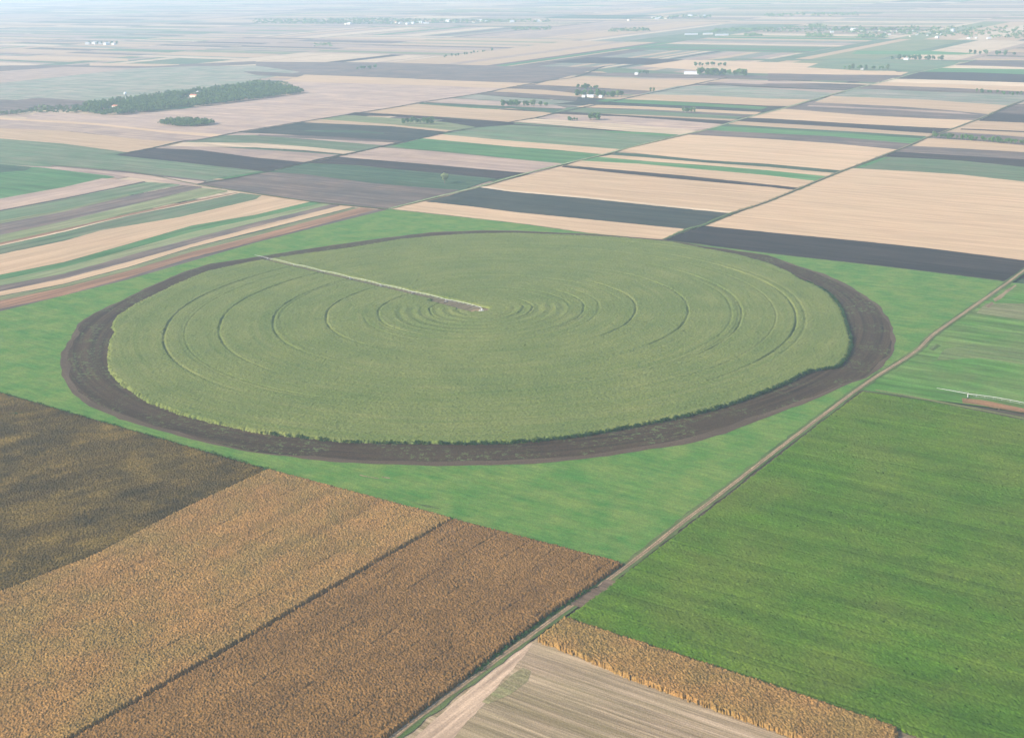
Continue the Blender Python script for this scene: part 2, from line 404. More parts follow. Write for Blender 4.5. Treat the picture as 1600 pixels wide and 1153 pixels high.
# ---------------------------------------------------------------- near ground
def radial_mat(name, A, B, C, rs, amt, patch, grain, fine, speck=None, lit=None):
    """crop or soil worked in circles round the pivot"""
    m = bpy.data.materials.new(name); m.use_nodes = True; nt = m.node_tree
    bs = nt.nodes['Principled BSDF']; bs.inputs['Roughness'].default_value = 1; bs.inputs['Specular IOR Level'].default_value = .05
    tc = NN(nt, 'ShaderNodeTexCoord'); P = tc.outputs['Object']
    sb = NN(nt, 'ShaderNodeVectorMath', operation='SUBTRACT'); nt.links.new(P, sb.inputs[0]); sb.inputs[1].default_value = (PIV[0], PIV[1], 0)
    fl = NN(nt, 'ShaderNodeVectorMath', operation='MULTIPLY'); nt.links.new(sb.outputs[0], fl.inputs[0]); fl.inputs[1].default_value = (1, 1, 0)
    ln = NN(nt, 'ShaderNodeVectorMath', operation='LENGTH'); nt.links.new(fl.outputs[0], ln.inputs[0])
    nm = NN(nt, 'ShaderNodeVectorMath', operation='NORMALIZE'); nt.links.new(fl.outputs[0], nm.inputs[0])
    cmb = NN(nt, 'ShaderNodeVectorMath', operation='SCALE'); nt.links.new(nm.outputs[0], cmb.inputs[0]); cmb.inputs['Scale'].default_value = 1.6
    cx = NN(nt, 'ShaderNodeCombineXYZ'); mm = NN(nt, 'ShaderNodeMath', operation='DIVIDE'); nt.links.new(ln.outputs['Value'], mm.inputs[0]); mm.inputs[1].default_value = rs
    nt.links.new(mm.outputs[0], cx.inputs[2])
    ad = NN(nt, 'ShaderNodeVectorMath', operation='ADD'); nt.links.new(cmb.outputs[0], ad.inputs[0]); nt.links.new(cx.outputs[0], ad.inputs[1])
    s1 = ramp(nt, noise(nt, ad.outputs[0], 1.0, 5, .65), .32, .68)
    s2 = ramp(nt, noise(nt, P, 1 / 70., 4, .6), .35, .65)
    s3 = ramp(nt, noise(nt, P, grain, 2, .7), .3, .7)
    def mul(s, k):
        q = NN(nt, 'ShaderNodeMath', operation='MULTIPLY'); nt.links.new(s, q.inputs[0]); q.inputs[1].default_value = k; return q.outputs[0]
    c = mixc(nt, mul(s1, amt), A, B); c = mixc(nt, mul(s2, patch), c, C)
    if speck:
        sp = ramp(nt, noise(nt, P, .25, 3, .8), .53, .62); wh = ramp(nt, noise(nt, P, 1 / 50., 2, .5), .42, .58)
        q = NN(nt, 'ShaderNodeMath', operation='MULTIPLY'); nt.links.new(sp, q.inputs[0]); nt.links.new(wh, q.inputs[1])
        c = mixc(nt, q.outputs[0], c, speck)
    g = NN(nt, 'ShaderNodeMapRange'); nt.links.new(s3, g.inputs[0]); g.inputs[3].default_value = 1 - fine; g.inputs[4].default_value = 1 + fine
    vm = NN(nt, 'ShaderNodeVectorMath', operation='SCALE'); nt.links.new(c, vm.inputs[0]); nt.links.new(g.outputs[0], vm.inputs['Scale'])
    nt.links.new(vm.outputs[0], bs.inputs['Base Color'])
    bp = NN(nt, 'ShaderNodeBump'); bp.inputs['Strength'].default_value = .4; bp.inputs['Distance'].default_value = .5
    nt.links.new(s3, bp.inputs['Height']); nt.links.new(bp.outputs[0], bs.inputs['Normal'])
    return m
m_meadow = field_mat('meadow_grass', (.045,.126,.022), (.088,.152,.027), (.165,.185,.045), streak=2.4, fine=.24, patch=.42, amt=.75, leng=9, psc=30, mot=.13)
m_ring = radial_mat('ring_soil', (.013,.007,.004), (.082,.050,.027), (.050,.031,.016), 4.0, .95, .6, .8, .35, speck=(.09,.11,.04))
m_ringedge = radial_mat('ring_edge_soil', (.080,.052,.032), (.12,.082,.052), (.04,.028,.018), 2.0, .8, .4, .8, .2)
m_crop = radial_mat('circle_crop', (.112,.142,.032), (.170,.176,.052), (.076,.115,.028), 5.5, .95, .5, .7, .28)
m_right = field_mat('beet_leaves', (.046,.108,.005), (.066,.126,.007), (.104,.130,.017), streak=7, fine=.24, patch=.6, amt=.8, bump=0, grain=.7, leng=12, psc=70, mot=.22)
m_rightfar = field_mat('beet_leaves_far', (.054,.135,.020), (.078,.145,.030), (.125,.14,.045), streak=8, fine=.2, patch=.6, amt=.8, leng=14)
m_corn = field_mat('dry_corn', (.240,.128,.041), (.195,.104,.034), (.160,.112,.034), ang=0, streak=10, fine=.45, patch=.6, amt=.8, bump=0, grain=1.1, leng=7, psc=45, mot=.14)
m_corn2 = field_mat('dry_corn_dark', (.195,.102,.033), (.235,.124,.039), (.140,.074,.025), ang=0, streak=10, fine=.45, patch=.6, amt=.8, bump=0, grain=1.1, leng=7, psc=45, mot=.14)
m_dark = field_mat('withered_crop', (.082,.052,.014), (.185,.118,.026), (.050,.036,.011), ang=-.35, streak=11, fine=.5, patch=.85, amt=.9, bump=0, grain=.8, leng=4, psc=40, mot=.3)
m_soil = field_mat('bare_soil', (.07,.05,.032), (.05,.04,.025), streak=3, fine=.25, patch=.4)
m_pale = field_mat('pale_stubble_rows', (.44,.31,.20), (.19,.135,.07), (.24,.19,.10), streak=2.2, fine=.2, patch=.5, amt=1, leng=60, grain=1.5)
m_dirt = field_mat('dirt_track', (.23,.155,.088), (.18,.125,.072), (.15,.12,.062), ang=0, streak=1.2, fine=.2, patch=.5, bump=.2, grain=1.2)
m_mud = field_mat('damp_dirt', (.11,.072,.048), (.14,.095,.062), streak=3, fine=.2, patch=.5)
m_verge = field_mat('verge_grass', (.055,.09,.025), (.085,.11,.035), (.12,.125,.05), ang=0, streak=2, fine=.25, patch=.5)
m_dverge = field_mat('dark_verge', (.03,.038,.024), (.05,.055,.035), ang=0, streak=3, fine=.2, patch=.5)

poly('meadow', [(-90,511),(0,489),(200,439),(400,381),(607,329),(800,350),(925,367),(1037,377),(1200,398),(1400,421),(1575,443),(1513,489),(1429,555),(1356,602),
     (1279,660),(1119,783),(985,888),(966,886),(700,818),(420,740),(250,690),(0,618),(-90,593)], m_meadow, z=1.7)
poly('green_field', [(1572,443),(1700,455),(1700,660),(1345,612),(1429,550),(1513,484)], m_rightfar, z=1.66)
for k_, (nm_, pts, mt) in enumerate([
    ('weedy_patch', [(1462,566),(1530,562),(1600,572),(1660,580),(1660,556),(1600,548),(1520,540),(1475,548)], field_mat('thin_growth', (.095,.145,.04), (.125,.14,.05), streak=3, fine=.2)),
    ('weedy_patch', [(1525,492),(1600,503),(1680,512),(1680,492),(1600,477),(1540,476)], field_mat('red_growth', (.16,.145,.07), (.11,.145,.045), streak=3, fine=.2)),
    ('bare_soil', [(1503,625),(1540,629),(1600,641),(1680,654),(1680,661),(1600,648),(1530,636),(1504,633)], field_mat('rusty_strip', (.24,.12,.06), (.13,.11,.04), streak=3, fine=.3)),
    ('field_track', [(1368,611),(1450,626),(1600,655),(1690,672),(1690,675),(1600,657.5),(1450,628.5),(1368,613)], field_mat('faint_track', (.17,.16,.06), (.10,.14,.04), streak=3, fine=.3)),
    ('bare_soil', [(1552,470),(1562,463),(1573,455),(1587,447),(1588,449),(1575,459),(1565,468),(1554,475)], m_dirt),
    ('bare_soil', [(1540,480),(1550,474),(1553,477),(1544,484)], m_dirt),
    ('bare_soil', [(1450,548),(1462,540),(1470,543),(1458,551)], m_verge),
    ('bare_soil', [(563,744.5),(578,747.5),(593,750.5),(592,751.8),(577,749.2),(563,746)], m_dirt),
    ('bare_soil', [(596,748),(609,749.5),(609,751),(597,749.5)], m_dirt),
    ('bare_soil', [(650,790),(672,793),(690,798),(689,799.5),(668,796)], m_verge),
    ]):
    poly(nm_, pts, mt, z=1.72 + .01 * k_, wob=.8)
OUT = [(94,573),(97,553),(104,543),(112,528),(122,508),(147,492),(187,473),(233,450),(290,426),(330,414),(400,404),(500,388),(600,374),(675,365),(750,362),(800,362.5),(925,368),(1040,377),
   (1100,387),(1200,401),(1250,419),(1287,430),(1320,445),(1350,463),(1379,485),(1394,512),(1399,537),(1396,553),(1379,576),(1353,594),(1313,608),(1279,625),(1216,649),(1133,681),(1066,698),
   (933,718),(833,728),(700,732),(533,726),(400,711),(333,698),(267,681),(187,658),(140,638),(113,617),(97,592)]
INN = [(273,450),(213,480),(186,498),(180,505),(177,515),(182,522),(177,530),(173,542),(171,563),(173,583),(190,603),(233,632),(283,651),(333,664),(400,679),(533,694),(700,697),(800,695.5),(886,687.5),
   (950,677.5),(1066,655),(1133,638),(1179,622),(1226,603),(1266,584),(1306,577),(1318,567),(1326,553),(1328,537),(1323,517),(1313,487),(1293,463),(1274,450),(1250,441),(1232,429),(1200,415.5),
   (1150,401.5),(1100,392.5),(1050,382),(975,375.5),(900,371.5),(800,368),(740,369),(687,372.5),(625,378),(550,391),(475,401),(400,412),(325,428)]
poly('ploughed_ring', OUT, m_ringedge, z=1.86, wob=1.6)
OUT2 = []
for (x, y) in OUT:
    q = np.array(G(x, y)) - PIV; r = np.hypot(*q); th_ = math.atan2(q[1], q[0]); OUT2.append(tuple(PIV + q * (r - (7 if y > 560 else 3.5) * (1 + .75 * math.sin(th_ * 3 + 1) * math.sin(th_ * 7))) / r))
poly('ploughed_ring', OUT2, m_ring, z=1.88, wob=2.4, px=False)
poly('crop_floor', INN, m_soil, z=1.9, wob=1.0)
poly('corn_floor', [(-90,592),(0,617),(420,738),(708,815),(966,884),(940,905),(880,950),(738,1062),(600,1165),(530,1220),(-120,1220)], m_soil, z=1.6)
poly('green_field_floor', [(1345,612),(1700,664),(1700,1250),(1400,1142),(1163,1063),(1066,1032),(880,972),(943,922),(990,884),(1119,788),(1213,715),(1279,662)], m_soil, z=1.62)
poly('stubble_field', [(833,1004),(880,972),(1066,1032),(1163,1063),(1500,1180),(1500,1300),(480,1300),(560,1197),(620,1155),(740,1068)], m_pale, z=1.58, wob=.6)
poly('stubble_field', [(800,1018),(833,1008),(822,1025),(790,1060),(760,1100),(700,1165),(640,1240),(570,1240),(640,1165),(745,1068)], field_mat('headland_stubble', (.42,.29,.19), (.35,.24,.16), ang=0, streak=2.5, fine=.15), z=1.63, wob=.8)
poly('weedy_patch', [(818,1046),(832,1052),(826,1068),(795,1088),(762,1104),(752,1100),(778,1080),(800,1058)], field_mat('thin_weeds', (.16,.15,.065), (.24,.18,.10), streak=2, fine=.3), z=1.65, wob=1.6)

def catmull(P, step=6.0):
    P = [np.array(p, float) for p in P]; P = [2 * P[0] - P[1]] + P + [2 * P[-1] - P[-2]]; out = []
    for i in range(1, len(P) - 2):
        n = max(2, int(np.hypot(*(P[i+1] - P[i])) / step))
        for k in range(n):
            t = k / n; a, b, c, d_ = P[i-1], P[i], P[i+1], P[i+2]
            out.append(.5 * ((2*b) + (-a + c) * t + (2*a - 5*b + 4*c - d_) * t*t + (-a + 3*b - 3*c + d_) * t**3))
    out.append(P[-2]); return np.array(out)
def ribbon(name, pts, width, mat, z, off=0.0, jit=.12, px=True, step=6.0):
    P = catmull(GP(pts) if px else pts, step); T = np.gradient(P, axis=0); T /= np.linalg.norm(T, axis=1)[:, None]; N = np.stack([-T[:,1], T[:,0]], 1)
    ja = width * jit * rng.normal(0, 1, (len(P), 1)); jb = width * jit * rng.normal(0, 1, (len(P), 1))
    A = P + N * (off + width / 2 + ja); B = P + N * (off - width / 2 + jb); n = len(P)
    V = np.concatenate([np.c_[A, np.full(n, z)], np.c_[B, np.full(n, z)]]); i = np.arange(n - 1)
    return link(name, mesh_np(name, V, np.stack([n + i, n + i + 1, i + 1, i], 1), mat), kind='structure')
R1 = [(480,1260),(619,1152),(740,1062),(823,1001),(886,955),(940,917),(990,880),(1066,820),(1119,780),(1213,707),(1279,657),(1356,600),(1429,553),(1459,525),(1513,487),(1566,450),(1600,425),(1660,383)]
R2 = [(1037,376),(1077,359),(1100,353),(1145,334),(1200,316),(1282,282),(1320,267),(1407,234),(1450,216),(1495,200),(1537,184),(1580,165),(1640,145)]
R3 = [(607,328),(670,312),(720,300),(760,290),(800,278),(887,256),(945,242),(990,230),(1070,211),(1100,205),(1167,185),(1225,170),(1270,157),(1325,142),(1395,125),(1435,114),(1480,105),(1525,94)]
R4 = [(308,289),(400,273),(482,254),(525,245),(565,237),(600,229),(660,216),(700,207),(747,200),(837,185),(867,178),(930,165),(1000,150),(1088,132),(1137,122)]
R5 = [(182,243),(240,232),(285,222),(315,219),(350,212),(400,203),(550,179),(615,169),(665,160),(750,147),(800,137),(857,127),(900,121),(945,104)]
RB = [(-90,582),(0,487),(100,463),(200,436),(300,405),(400,380),(500,357),(607,329)]
ribbon('road_verge', R1, 8.4, m_verge, 1.93, jit=.06); ribbon('dirt_road', R1, 3.5, m_dirt, 1.95, jit=.05)
for off_ in (-.8, .8): ribbon('wheel_track', R1, .8, field_mat('worn_track', (.30,.205,.12), (.25,.17,.10), ang=0, streak=1), 1.965, off=off_, jit=.05)
ribbon('dirt_road', [(897,950),(916,937),(930,926),(945,917),(950,910)], 8.0, m_mud, 1.98, off=-1.5, jit=.12, step=3)
ribbon('road_verge', R2, 7.5, m_verge, 1.50, jit=.1); ribbon('dirt_road', R2, 2.8, m_dverge, 1.52, off=-1.5, jit=.1)
ribbon('dirt_road', R2[3:], 2.4, m_dirt, 1.54, off=1.5, jit=.1)
ribbon('road_verge', R3, 7.5, m_verge, 1.505, jit=.1); ribbon('dirt_road', R3, 3.0, field_mat('pale_track', (.36,.34,.2), (.27,.29,.15), ang=0, streak=2), 1.525, jit=.1)
ribbon('road_verge', R4, 7, m_dverge, 1.51, jit=.15); ribbon('road_verge', R5, 8, m_dverge, 1.515, jit=.15)
ribbon('field_edge', [(80,259),(200,269),(310,290),(400,304),(500,318),(607,328.5),(800,350),(925,367),(1037,377)], 3.0, m_verge, 1.75, jit=.12)
ribbon('field_edge', [(1037,377),(1200,398),(1400,421),(1563,441)], 2.2, m_verge, 1.76, jit=.12)

# ---------------------------------------------------------------- standing crops: leafy canopies with real height
def inside(X, Y, P):
    res = np.zeros(X.shape, bool); P = np.asarray(P); j = len(P) - 1
    for i in range(len(P)):
        xi, yi = P[i]; xj, yj = P[j]
        with np.errstate(divide='ignore', invalid='ignore'):
            res ^= ((yi > Y) != (yj > Y)) & (X < (xj - xi) * (Y - yi) / (yj - yi + 1e-12) + xi)
        j = i
    return res
def canopy(name, P, cell, h, amp, mat, z0, cut=None, ang=0.0, rough_edge=1.0, **props):
    P = np.asarray(P); ca, sa = math.cos(ang), math.sin(ang); Rm = np.array([[ca, sa], [-sa, ca]]); Q = P @ Rm.T
    lo, hi = Q.min(0) - cell * 2, Q.max(0) + cell * 2; nx, ny = [int(k) for k in np.ceil((hi - lo) / cell)]
    gx, gy = np.meshgrid(lo[0] + np.arange(nx) * cell, lo[1] + np.arange(ny) * cell)
    jx = rng.uniform(-.38, .38, gx.shape) * cell; jy = rng.uniform(-.38, .38, gx.shape) * cell
    gx = gx + jx; gy = gy + jy; X = gx * ca - gy * sa; Y = gx * sa + gy * ca
    ed = rough_edge * (rng.random(gx.shape) - .5)
    ins = inside(X + ed, Y + ed[::-1], P)
    wn = rng.random(gx.shape)
    sm = wn.copy()
    for _ in range(2): sm = (sm + np.roll(sm, 1, 0) + np.roll(sm, 1, 1) + np.roll(sm, -1, 0) + np.roll(sm, -1, 1)) / 5
    lowf = np.repeat(np.repeat(rng.random((ny // 12 + 2, nx // 12 + 2)), 12, 0), 12, 1)[:ny, :nx]
    for _ in range(5): lowf = (lowf + np.roll(lowf, 3, 0) + np.roll(lowf, 3, 1) + np.roll(lowf, -3, 0) + np.roll(lowf, -3, 1)) / 5
    Z = h + amp * (wn - .5) + amp * .5 * (lowf - .5)
    if cut is not None:
        k = cut(X, Y); Z = Z * k; ins &= k > .02
    Z = np.where(ins, np.maximum(Z, .1), 0.0)
    idx = np.arange(nx * ny).reshape(ny, nx)
    a, b, c, d_ = idx[:-1, :-1], idx[:-1, 1:], idx[1:, 1:], idx[1:, :-1]
    fi = ins.ravel(); q = np.stack([a.ravel(), b.ravel(), c.ravel(), d_.ravel()], 1); q = q[fi[q].any(1)]
    used = np.zeros(nx * ny, bool); used[q.ravel()] = True; remap = np.cumsum(used) - 1
    V = np.stack([X.ravel(), Y.ravel(), Z.ravel() + z0], 1)[used]
    tri = np.concatenate([remap[q][:, [0, 1, 2]], remap[q][:, [0, 2, 3]]])
    return link(name, mesh_np(name, V, tri, mat), kind='stuff', **props)

arm_end = np.array(G(398, 405.5)); arm_dir = (arm_end - PIV) / np.hypot(*(arm_end - PIV)); arm_n = np.array([-arm_dir[1], arm_dir[0]])
rr = np.cumsum(rng.normal(0, 1, 500)); rr = np.convolve(rr - np.convolve(rr, np.ones(41) / 41, 'same'), np.ones(3) / 3, 'same'); rr /= np.abs(rr).max()
RUTS = [(rng.uniform(18, 380) if i > 9 else rng.uniform(25, 150), rng.uniform(-3.1, 3.1), rng.uniform(.3, 1.3), rng.uniform(.80, .93)) for i in range(30)]
def rows(spacing, wd, depth, ax, seed=0):
    offs = np.random.default_rng(seed).uniform(-.25, .25, 400) * spacing
    def f(X, Y):
        q = X * ax[0] + Y * ax[1]; i = np.floor(q / spacing).astype(int); d = np.abs(q - (i + .5) * spacing - offs[i % 400])
        return np.where(d < wd, depth + .15 * np.sin(X * .05 + Y * .08), 1.0)
    return f
def circle_cut(X, Y):
    dx, dy = X - PIV[0], Y - PIV[1]; r = np.hypot(dx, dy); th = np.arctan2(dy, dx); k = np.ones_like(r)
    k += .26 * np.interp(r, np.arange(500), rr) * (.65 + .35 * np.cos(th * 2 + r / 60))
    wav = 1.2 * np.sin(th * 5) + .8 * np.sin(th * 11)
    ww = np.clip((np.abs(np.cos(th + .06)) - .55) / .3, 0, 1) * (.75 + .25 * np.sin(th * 23 + r))   # rut depth shaped to the left and right arcs, where their shade shows
    for i in range(1, 7): k = np.where(np.abs(r - i * SPAN - wav * .4) < 1.0, k * (1 - (.58 if i != 6 else .72) * ww), k)
    k = np.where((np.abs(r - 62) < 34) & (np.sin(th) < .2), k * (1 + .16 * np.sin(r / 2.1)), k)
    k = np.where(np.abs(r - 5.62 * SPAN) < .7, k * .75, k)
    for ri, t0, tw, dk in RUTS: k = np.where((np.abs(r - ri - wav * .5) < 1.3) & (np.abs((th - t0 + math.pi) % (2 * math.pi) - math.pi) < tw), k * dk, k)
    t = dx * arm_dir[0] + dy * arm_dir[1]; s = dx * arm_n[0] + dy * arm_n[1]
    k = np.where((t > -4) & (t < 420) & (s > -11.5 + t * .012) & (s < 3.0), 0, k)
    k = np.where((r < 9), 0, k); k = np.where((t > 0) & (t < 75) & (np.abs(s - 5) < 9 - t * .05), 0, k)
    return k
canopy('maize_crop', GP(INN), 1.0, 2.3, .62, m_crop, 1.9, cut=circle_cut, rough_edge=3.0, label='round green crop field with concentric wheel tracks inside the dark ring', category='crop')
canopy('corn_crop', GP([(-90,966),(0,932),(150,873),(290,800),(420,739),(706,816),(596,877),(415,983),(277,1063),(54,1192),(34,1215),(-110,1215)]), .6, 2.3, .8, m_corn, 1.6, cut=rows(31, .4, .84, UB, 1), ang=GA, rough_edge=2,
       label='ripe orange corn between the dark brown field and the narrow black gap', category='crop')
canopy('corn_crop', GP([(710,818),(966,884.5),(970,888),(926,919),(866,959),(800,1006),(733,1060),(600,1160),(520,1215),(50,1215),(64,1192),(287,1064),(424,985),(604,879)]), .6, 2.3, .8, [m_corn2], 1.6, cut=rows(23, .4, .80, UB, 2), ang=GA, rough_edge=2,
       label='ripe brown corn between the narrow black gap and the dirt road', category='crop')
canopy('corn_crop', GP([(884,972),(1066,1032),(1163,1064),(1400,1144),(1400,1215),(1330,1190),(983,1064),(900,1028),(843,1006),(846,1000)]), .62, 2.3, .85, m_corn, 1.58, ang=GA, rough_edge=2,
       label='narrow band of ripe corn along the bottom edge of the green field', category='crop')
canopy('withered_crop', GP([(-90,593),(0,618),(250,690),(419,739),(290,799),(150,872),(0,931),(-90,965)]), .7, 1.7, .8, m_dark, 1.6, ang=GA, rough_edge=2.5,
       label='dark brown withered crop left of the orange corn', category='crop')
canopy('beet_crop', GP([(1349,615),(1450,630),(1600,660),(1700,679),(1700,1245),(1400,1143),(1163,1063),(1066,1031),(884,971),(945,926),(994,888),(1123,790),(1217,716),(1283,664)]), .8, .75, .36, m_right, 1.62, cut=rows(26, .55, .45, UA, 3), ang=GA, rough_edge=1.5,
       label='large bright green leafy crop field right of the dirt road', category='crop')

# ---------------------------------------------------------------- leaves, trees
def leaf_mat(name, a, b, c):
    m = bpy.data.materials.new(name); m.use_nodes = True; nt = m.node_tree; bs = nt.nodes['Principled BSDF']
    bs.inputs['Roughness'].default_value = .85; bs.inputs['Specular IOR Level'].default_value = .1
    tc = NN(nt, 'ShaderNodeTexCoord'); g = NN(nt, 'ShaderNodeNewGeometry'); oi = NN(nt, 'ShaderNodeObjectInfo')
    n1 = ramp(nt, noise(nt, g.outputs['Position'], .12, 3), .35, .65)
    c1 = mixc(nt, n1, a, b); c2 = mixc(nt, g.outputs['Random Per Island'], c1, c)
    mx = mixc(nt, .5, c1, c2); hs = NN(nt, 'ShaderNodeHueSaturation'); nt.links.new(mx, hs.inputs['Color'])
    mr = NN(nt, 'ShaderNodeMapRange'); nt.links.new(oi.outputs['Random'], mr.inputs[0]); mr.inputs[3].default_value = .75; mr.inputs[4].default_value = 1.3
    nt.links.new(mr.outputs[0], hs.inputs['Value']); nt.links.new(hs.outputs[0], bs.inputs['Base Color']); return m
L_green = leaf_mat('leaves', (.035,.09,.022), (.06,.13,.03), (.10,.17,.045))
L_pale = leaf_mat('pale_leaves', (.17,.21,.09), (.22,.26,.12), (.28,.30,.16))
L_weed = leaf_mat('weed_leaves', (.014,.045,.010), (.026,.066,.014), (.04,.09,.02))
BARK = plain('bark', (.13,.10,.075))
def leaf_quads(C, size, flat=.35):
    n = len(C); a = rng.normal(0, 1, (n, 3)); a /= np.linalg.norm(a, axis=1)[:, None]; b = rng.normal(0, 1, (n, 3)); b -= a * (a * b).sum(1)[:, None]; b /= np.linalg.norm(b, axis=1)[:, None]
    s = size * rng.uniform(.6, 1.3, (n, 1)); c3 = np.cross(a, b) * s * .25
    V = np.stack([C + a * s + c3, C + b * s * .8, C - a * s + c3, C - b * s * .8], 1).reshape(-1, 3)
    return V, np.arange(4 * n).reshape(n, 4)
def crown_pts(n, rad, hgt, base, lobes=7):
    """leaf clumps spread over uneven lobes"""
    L = []
    for i in range(lobes):
        t = rng.random(); ang = rng.uniform(0, 6.28); rr_ = rad * .55 * math.sin(math.pi * (.15 + .75 * t)) * rng.uniform(.4, 1.1)
        L.append((rr_ * math.cos(ang), rr_ * math.sin(ang), base + hgt * (.22 + .6 * t), rad * rng.uniform(.38, .58)))
    L.append((0, 0, base + hgt * .55, rad * .6)); P = []
    for k in range(n):
        l = L[rng.integers(len(L))]; v = rng.normal(0, 1, 3); v /= np.linalg.norm(v); r = l[3] * rng.uniform(.72, 1.08)
        P.append((l[0] + v[0] * r, l[1] + v[1] * r, max(base * .8, l[2] + v[2] * r * .85)))
    return np.array(P)
def make_tree(name, label, h, rad, n, leaf, size, trunk_h=.25, group=None, loc=(0, 0, 0)):
    t = empty(name, loc, label=label, category='tree')
    if group: t['group'] = group
    V, Fq = leaf_quads(crown_pts(n, rad, h * (1 - trunk_h) , h * trunk_h), size)
    link('crown', mesh_np('crown', V, Fq, leaf), t)
    b = MB(); b.tube((0, 0, 0), (0, 0, h * .55), h * .03, h * .015, 7)
    for a in (0.4, 2.4, 4.5): b.tube((0, 0, h * (.25 + a * .03)), (rad * .5 * math.cos(a), rad * .5 * math.sin(a), h * .62), h * .013, h * .006, 5)
    b.build('trunk', BARK, t); return t
protos = [make_tree('tree', 'x', 12, 5.0, 260, L_green, 1.1), make_tree('tree', 'x', 12, 4.0, 230, L_green, 1.0, .15),
          make_tree('tree', 'x', 12, 6.0, 300, L_green, 1.2, .12), make_tree('tree', 'x', 12, 4.6, 240, leaf_mat('light_leaves', (.09,.14,.05), (.12,.17,.06), (.16,.2,.08)), 1.0, .2)]
used_proto = [False] * 4
ZG = 1.0
def put_tree(px, py, h, label, group, kind=None, jit=0.0):
    k = rng.choice(4, p=[.36, .26, .26, .12]) if kind is None else kind
    x, y = G(px, py); x += rng.normal(0, jit); y += rng.normal(0, jit)
    if used_proto[k]: r = dup(protos[k], (0, 0, 0), 0)
    else: r = protos[k]; used_proto[k] = True
    s = h / 12 * 1.45 * rng.uniform(.72, 1.15); r.location = (x, y, ZG); r.rotation_euler = (0, 0, rng.uniform(0, 6.28)); r.scale = (s * rng.uniform(.9, 1.15), s, s)
    r['label'] = label; r['group'] = group
ROWS = [
 ([(631,194.5),(676,195)], 11, 11, 2, 'round tree in the short row on the pale green strip', 'short row of round trees'),
 ([(783,166.5),(858,167.5)], 17, 11, 4, 'dark tree of the hedge line between the two middle tracks', 'dark hedge line trees'),
 ([(900,151),(972,153)], 20, 12, 5, 'tree round the small white farmhouses', 'trees round the farmstead'),
 ([(903,140),(934,141)], 8, 10, 4, 'tree of the short belt behind the white farmhouses', 'belt behind the farmstead'),
 ([(1017,145),(1021,145.5)], 2, 10, 2, 'one of two trees standing by the track junction', 'pair of trees by the junction'),
 ([(1000,117.5),(1014,117)], 6, 11, 4, 'tree beside the small white building left of the long barn', 'trees left of the white barn'),
 ([(1092,118),(1163,120)], 30, 14, 8, 'tall tree of the belt right of the white barn', 'belt right of the white barn'),
 ([(1085,104),(1140,104)], 13, 9, 5, 'low tree of the thin belt behind the white barn', 'thin belt behind the barn'),
 ([(1065,176.5),(1085,177.5)], 8, 9, 3, 'tree of the tiny copse alone on the stubble', 'tiny lone copse'),
 ([(886,189.5),(903,190)], 6, 6, 3, 'low bush left of the square clump of trees', 'low bushes on the stubble'),
 ([(920,188),(934,188.5)], 8, 11, 3, 'tree of the small square clump casting a shadow on the stubble', 'square clump of trees'),
 ([(1457,217),(1520,221),(1600,228),(1650,233)], 38, 8, 2, 'green tree of the long hedge row at the right edge', 'hedge row at the right edge'),
 ([(1322,110),(1392,110.5)], 17, 11, 5, 'tree round the small white hut right of the spiral of fields', 'trees round the white hut'),
 ([(1395,94),(1472,95)], 17, 11, 5, 'tree of the farm belt below the distant village', 'farm belt below the village'),
 ([(1512,86),(1588,88)], 13, 11, 6, 'tree of the loose belt right below the village', 'loose belt by the village'),
 ([(558,111),(590,107)], 8, 9, 4, 'tree of the little grove on the purple ploughland', 'grove on the ploughland'),
 ([(690,92),(730,86),(770,80)], 13, 8, 3, 'small tree lining the far diagonal road', 'trees along the far road'),
 ([(138,70),(186,70)], 10, 10, 6, 'tree beside the far white farm at the left', 'trees by the far white farm'),
 ([(1525,146),(1600,151)], 11, 7, 3, 'sparse bush along the grey green strip at the right', 'sparse bushes at the right'),
]
for pts, n, h, jit, lab, grp in ROWS:
    pts = np.array(pts, float); cum = np.r_[0, np.cumsum(np.hypot(*np.diff(pts, axis=0).T))]
    for i in range(n):
        t = (i + .5 + rng.uniform(-.35, .35)) / n * cum[-1]; put_tree(np.interp(t, cum, pts[:, 0]), np.interp(t, cum, pts[:, 1]), h, lab, grp, jit=jit)
lone = make_tree('tree', 'large pale green tree standing alone on the dark field', 21, 7.5, 1500, L_pale, .95, .10, loc=(*G(695, 287.5), ZG))
for i, (px, py) in enumerate([(62, 172), (71, 172.5)]):
    make_tree('tree', ['pale yellow green tree at the left end of the wood, the left one', 'pale yellow green tree at the left end of the wood, the right one'][i], 13, 6, 400, L_pale, 1.0, .1, loc=(*G(px, py), ZG))

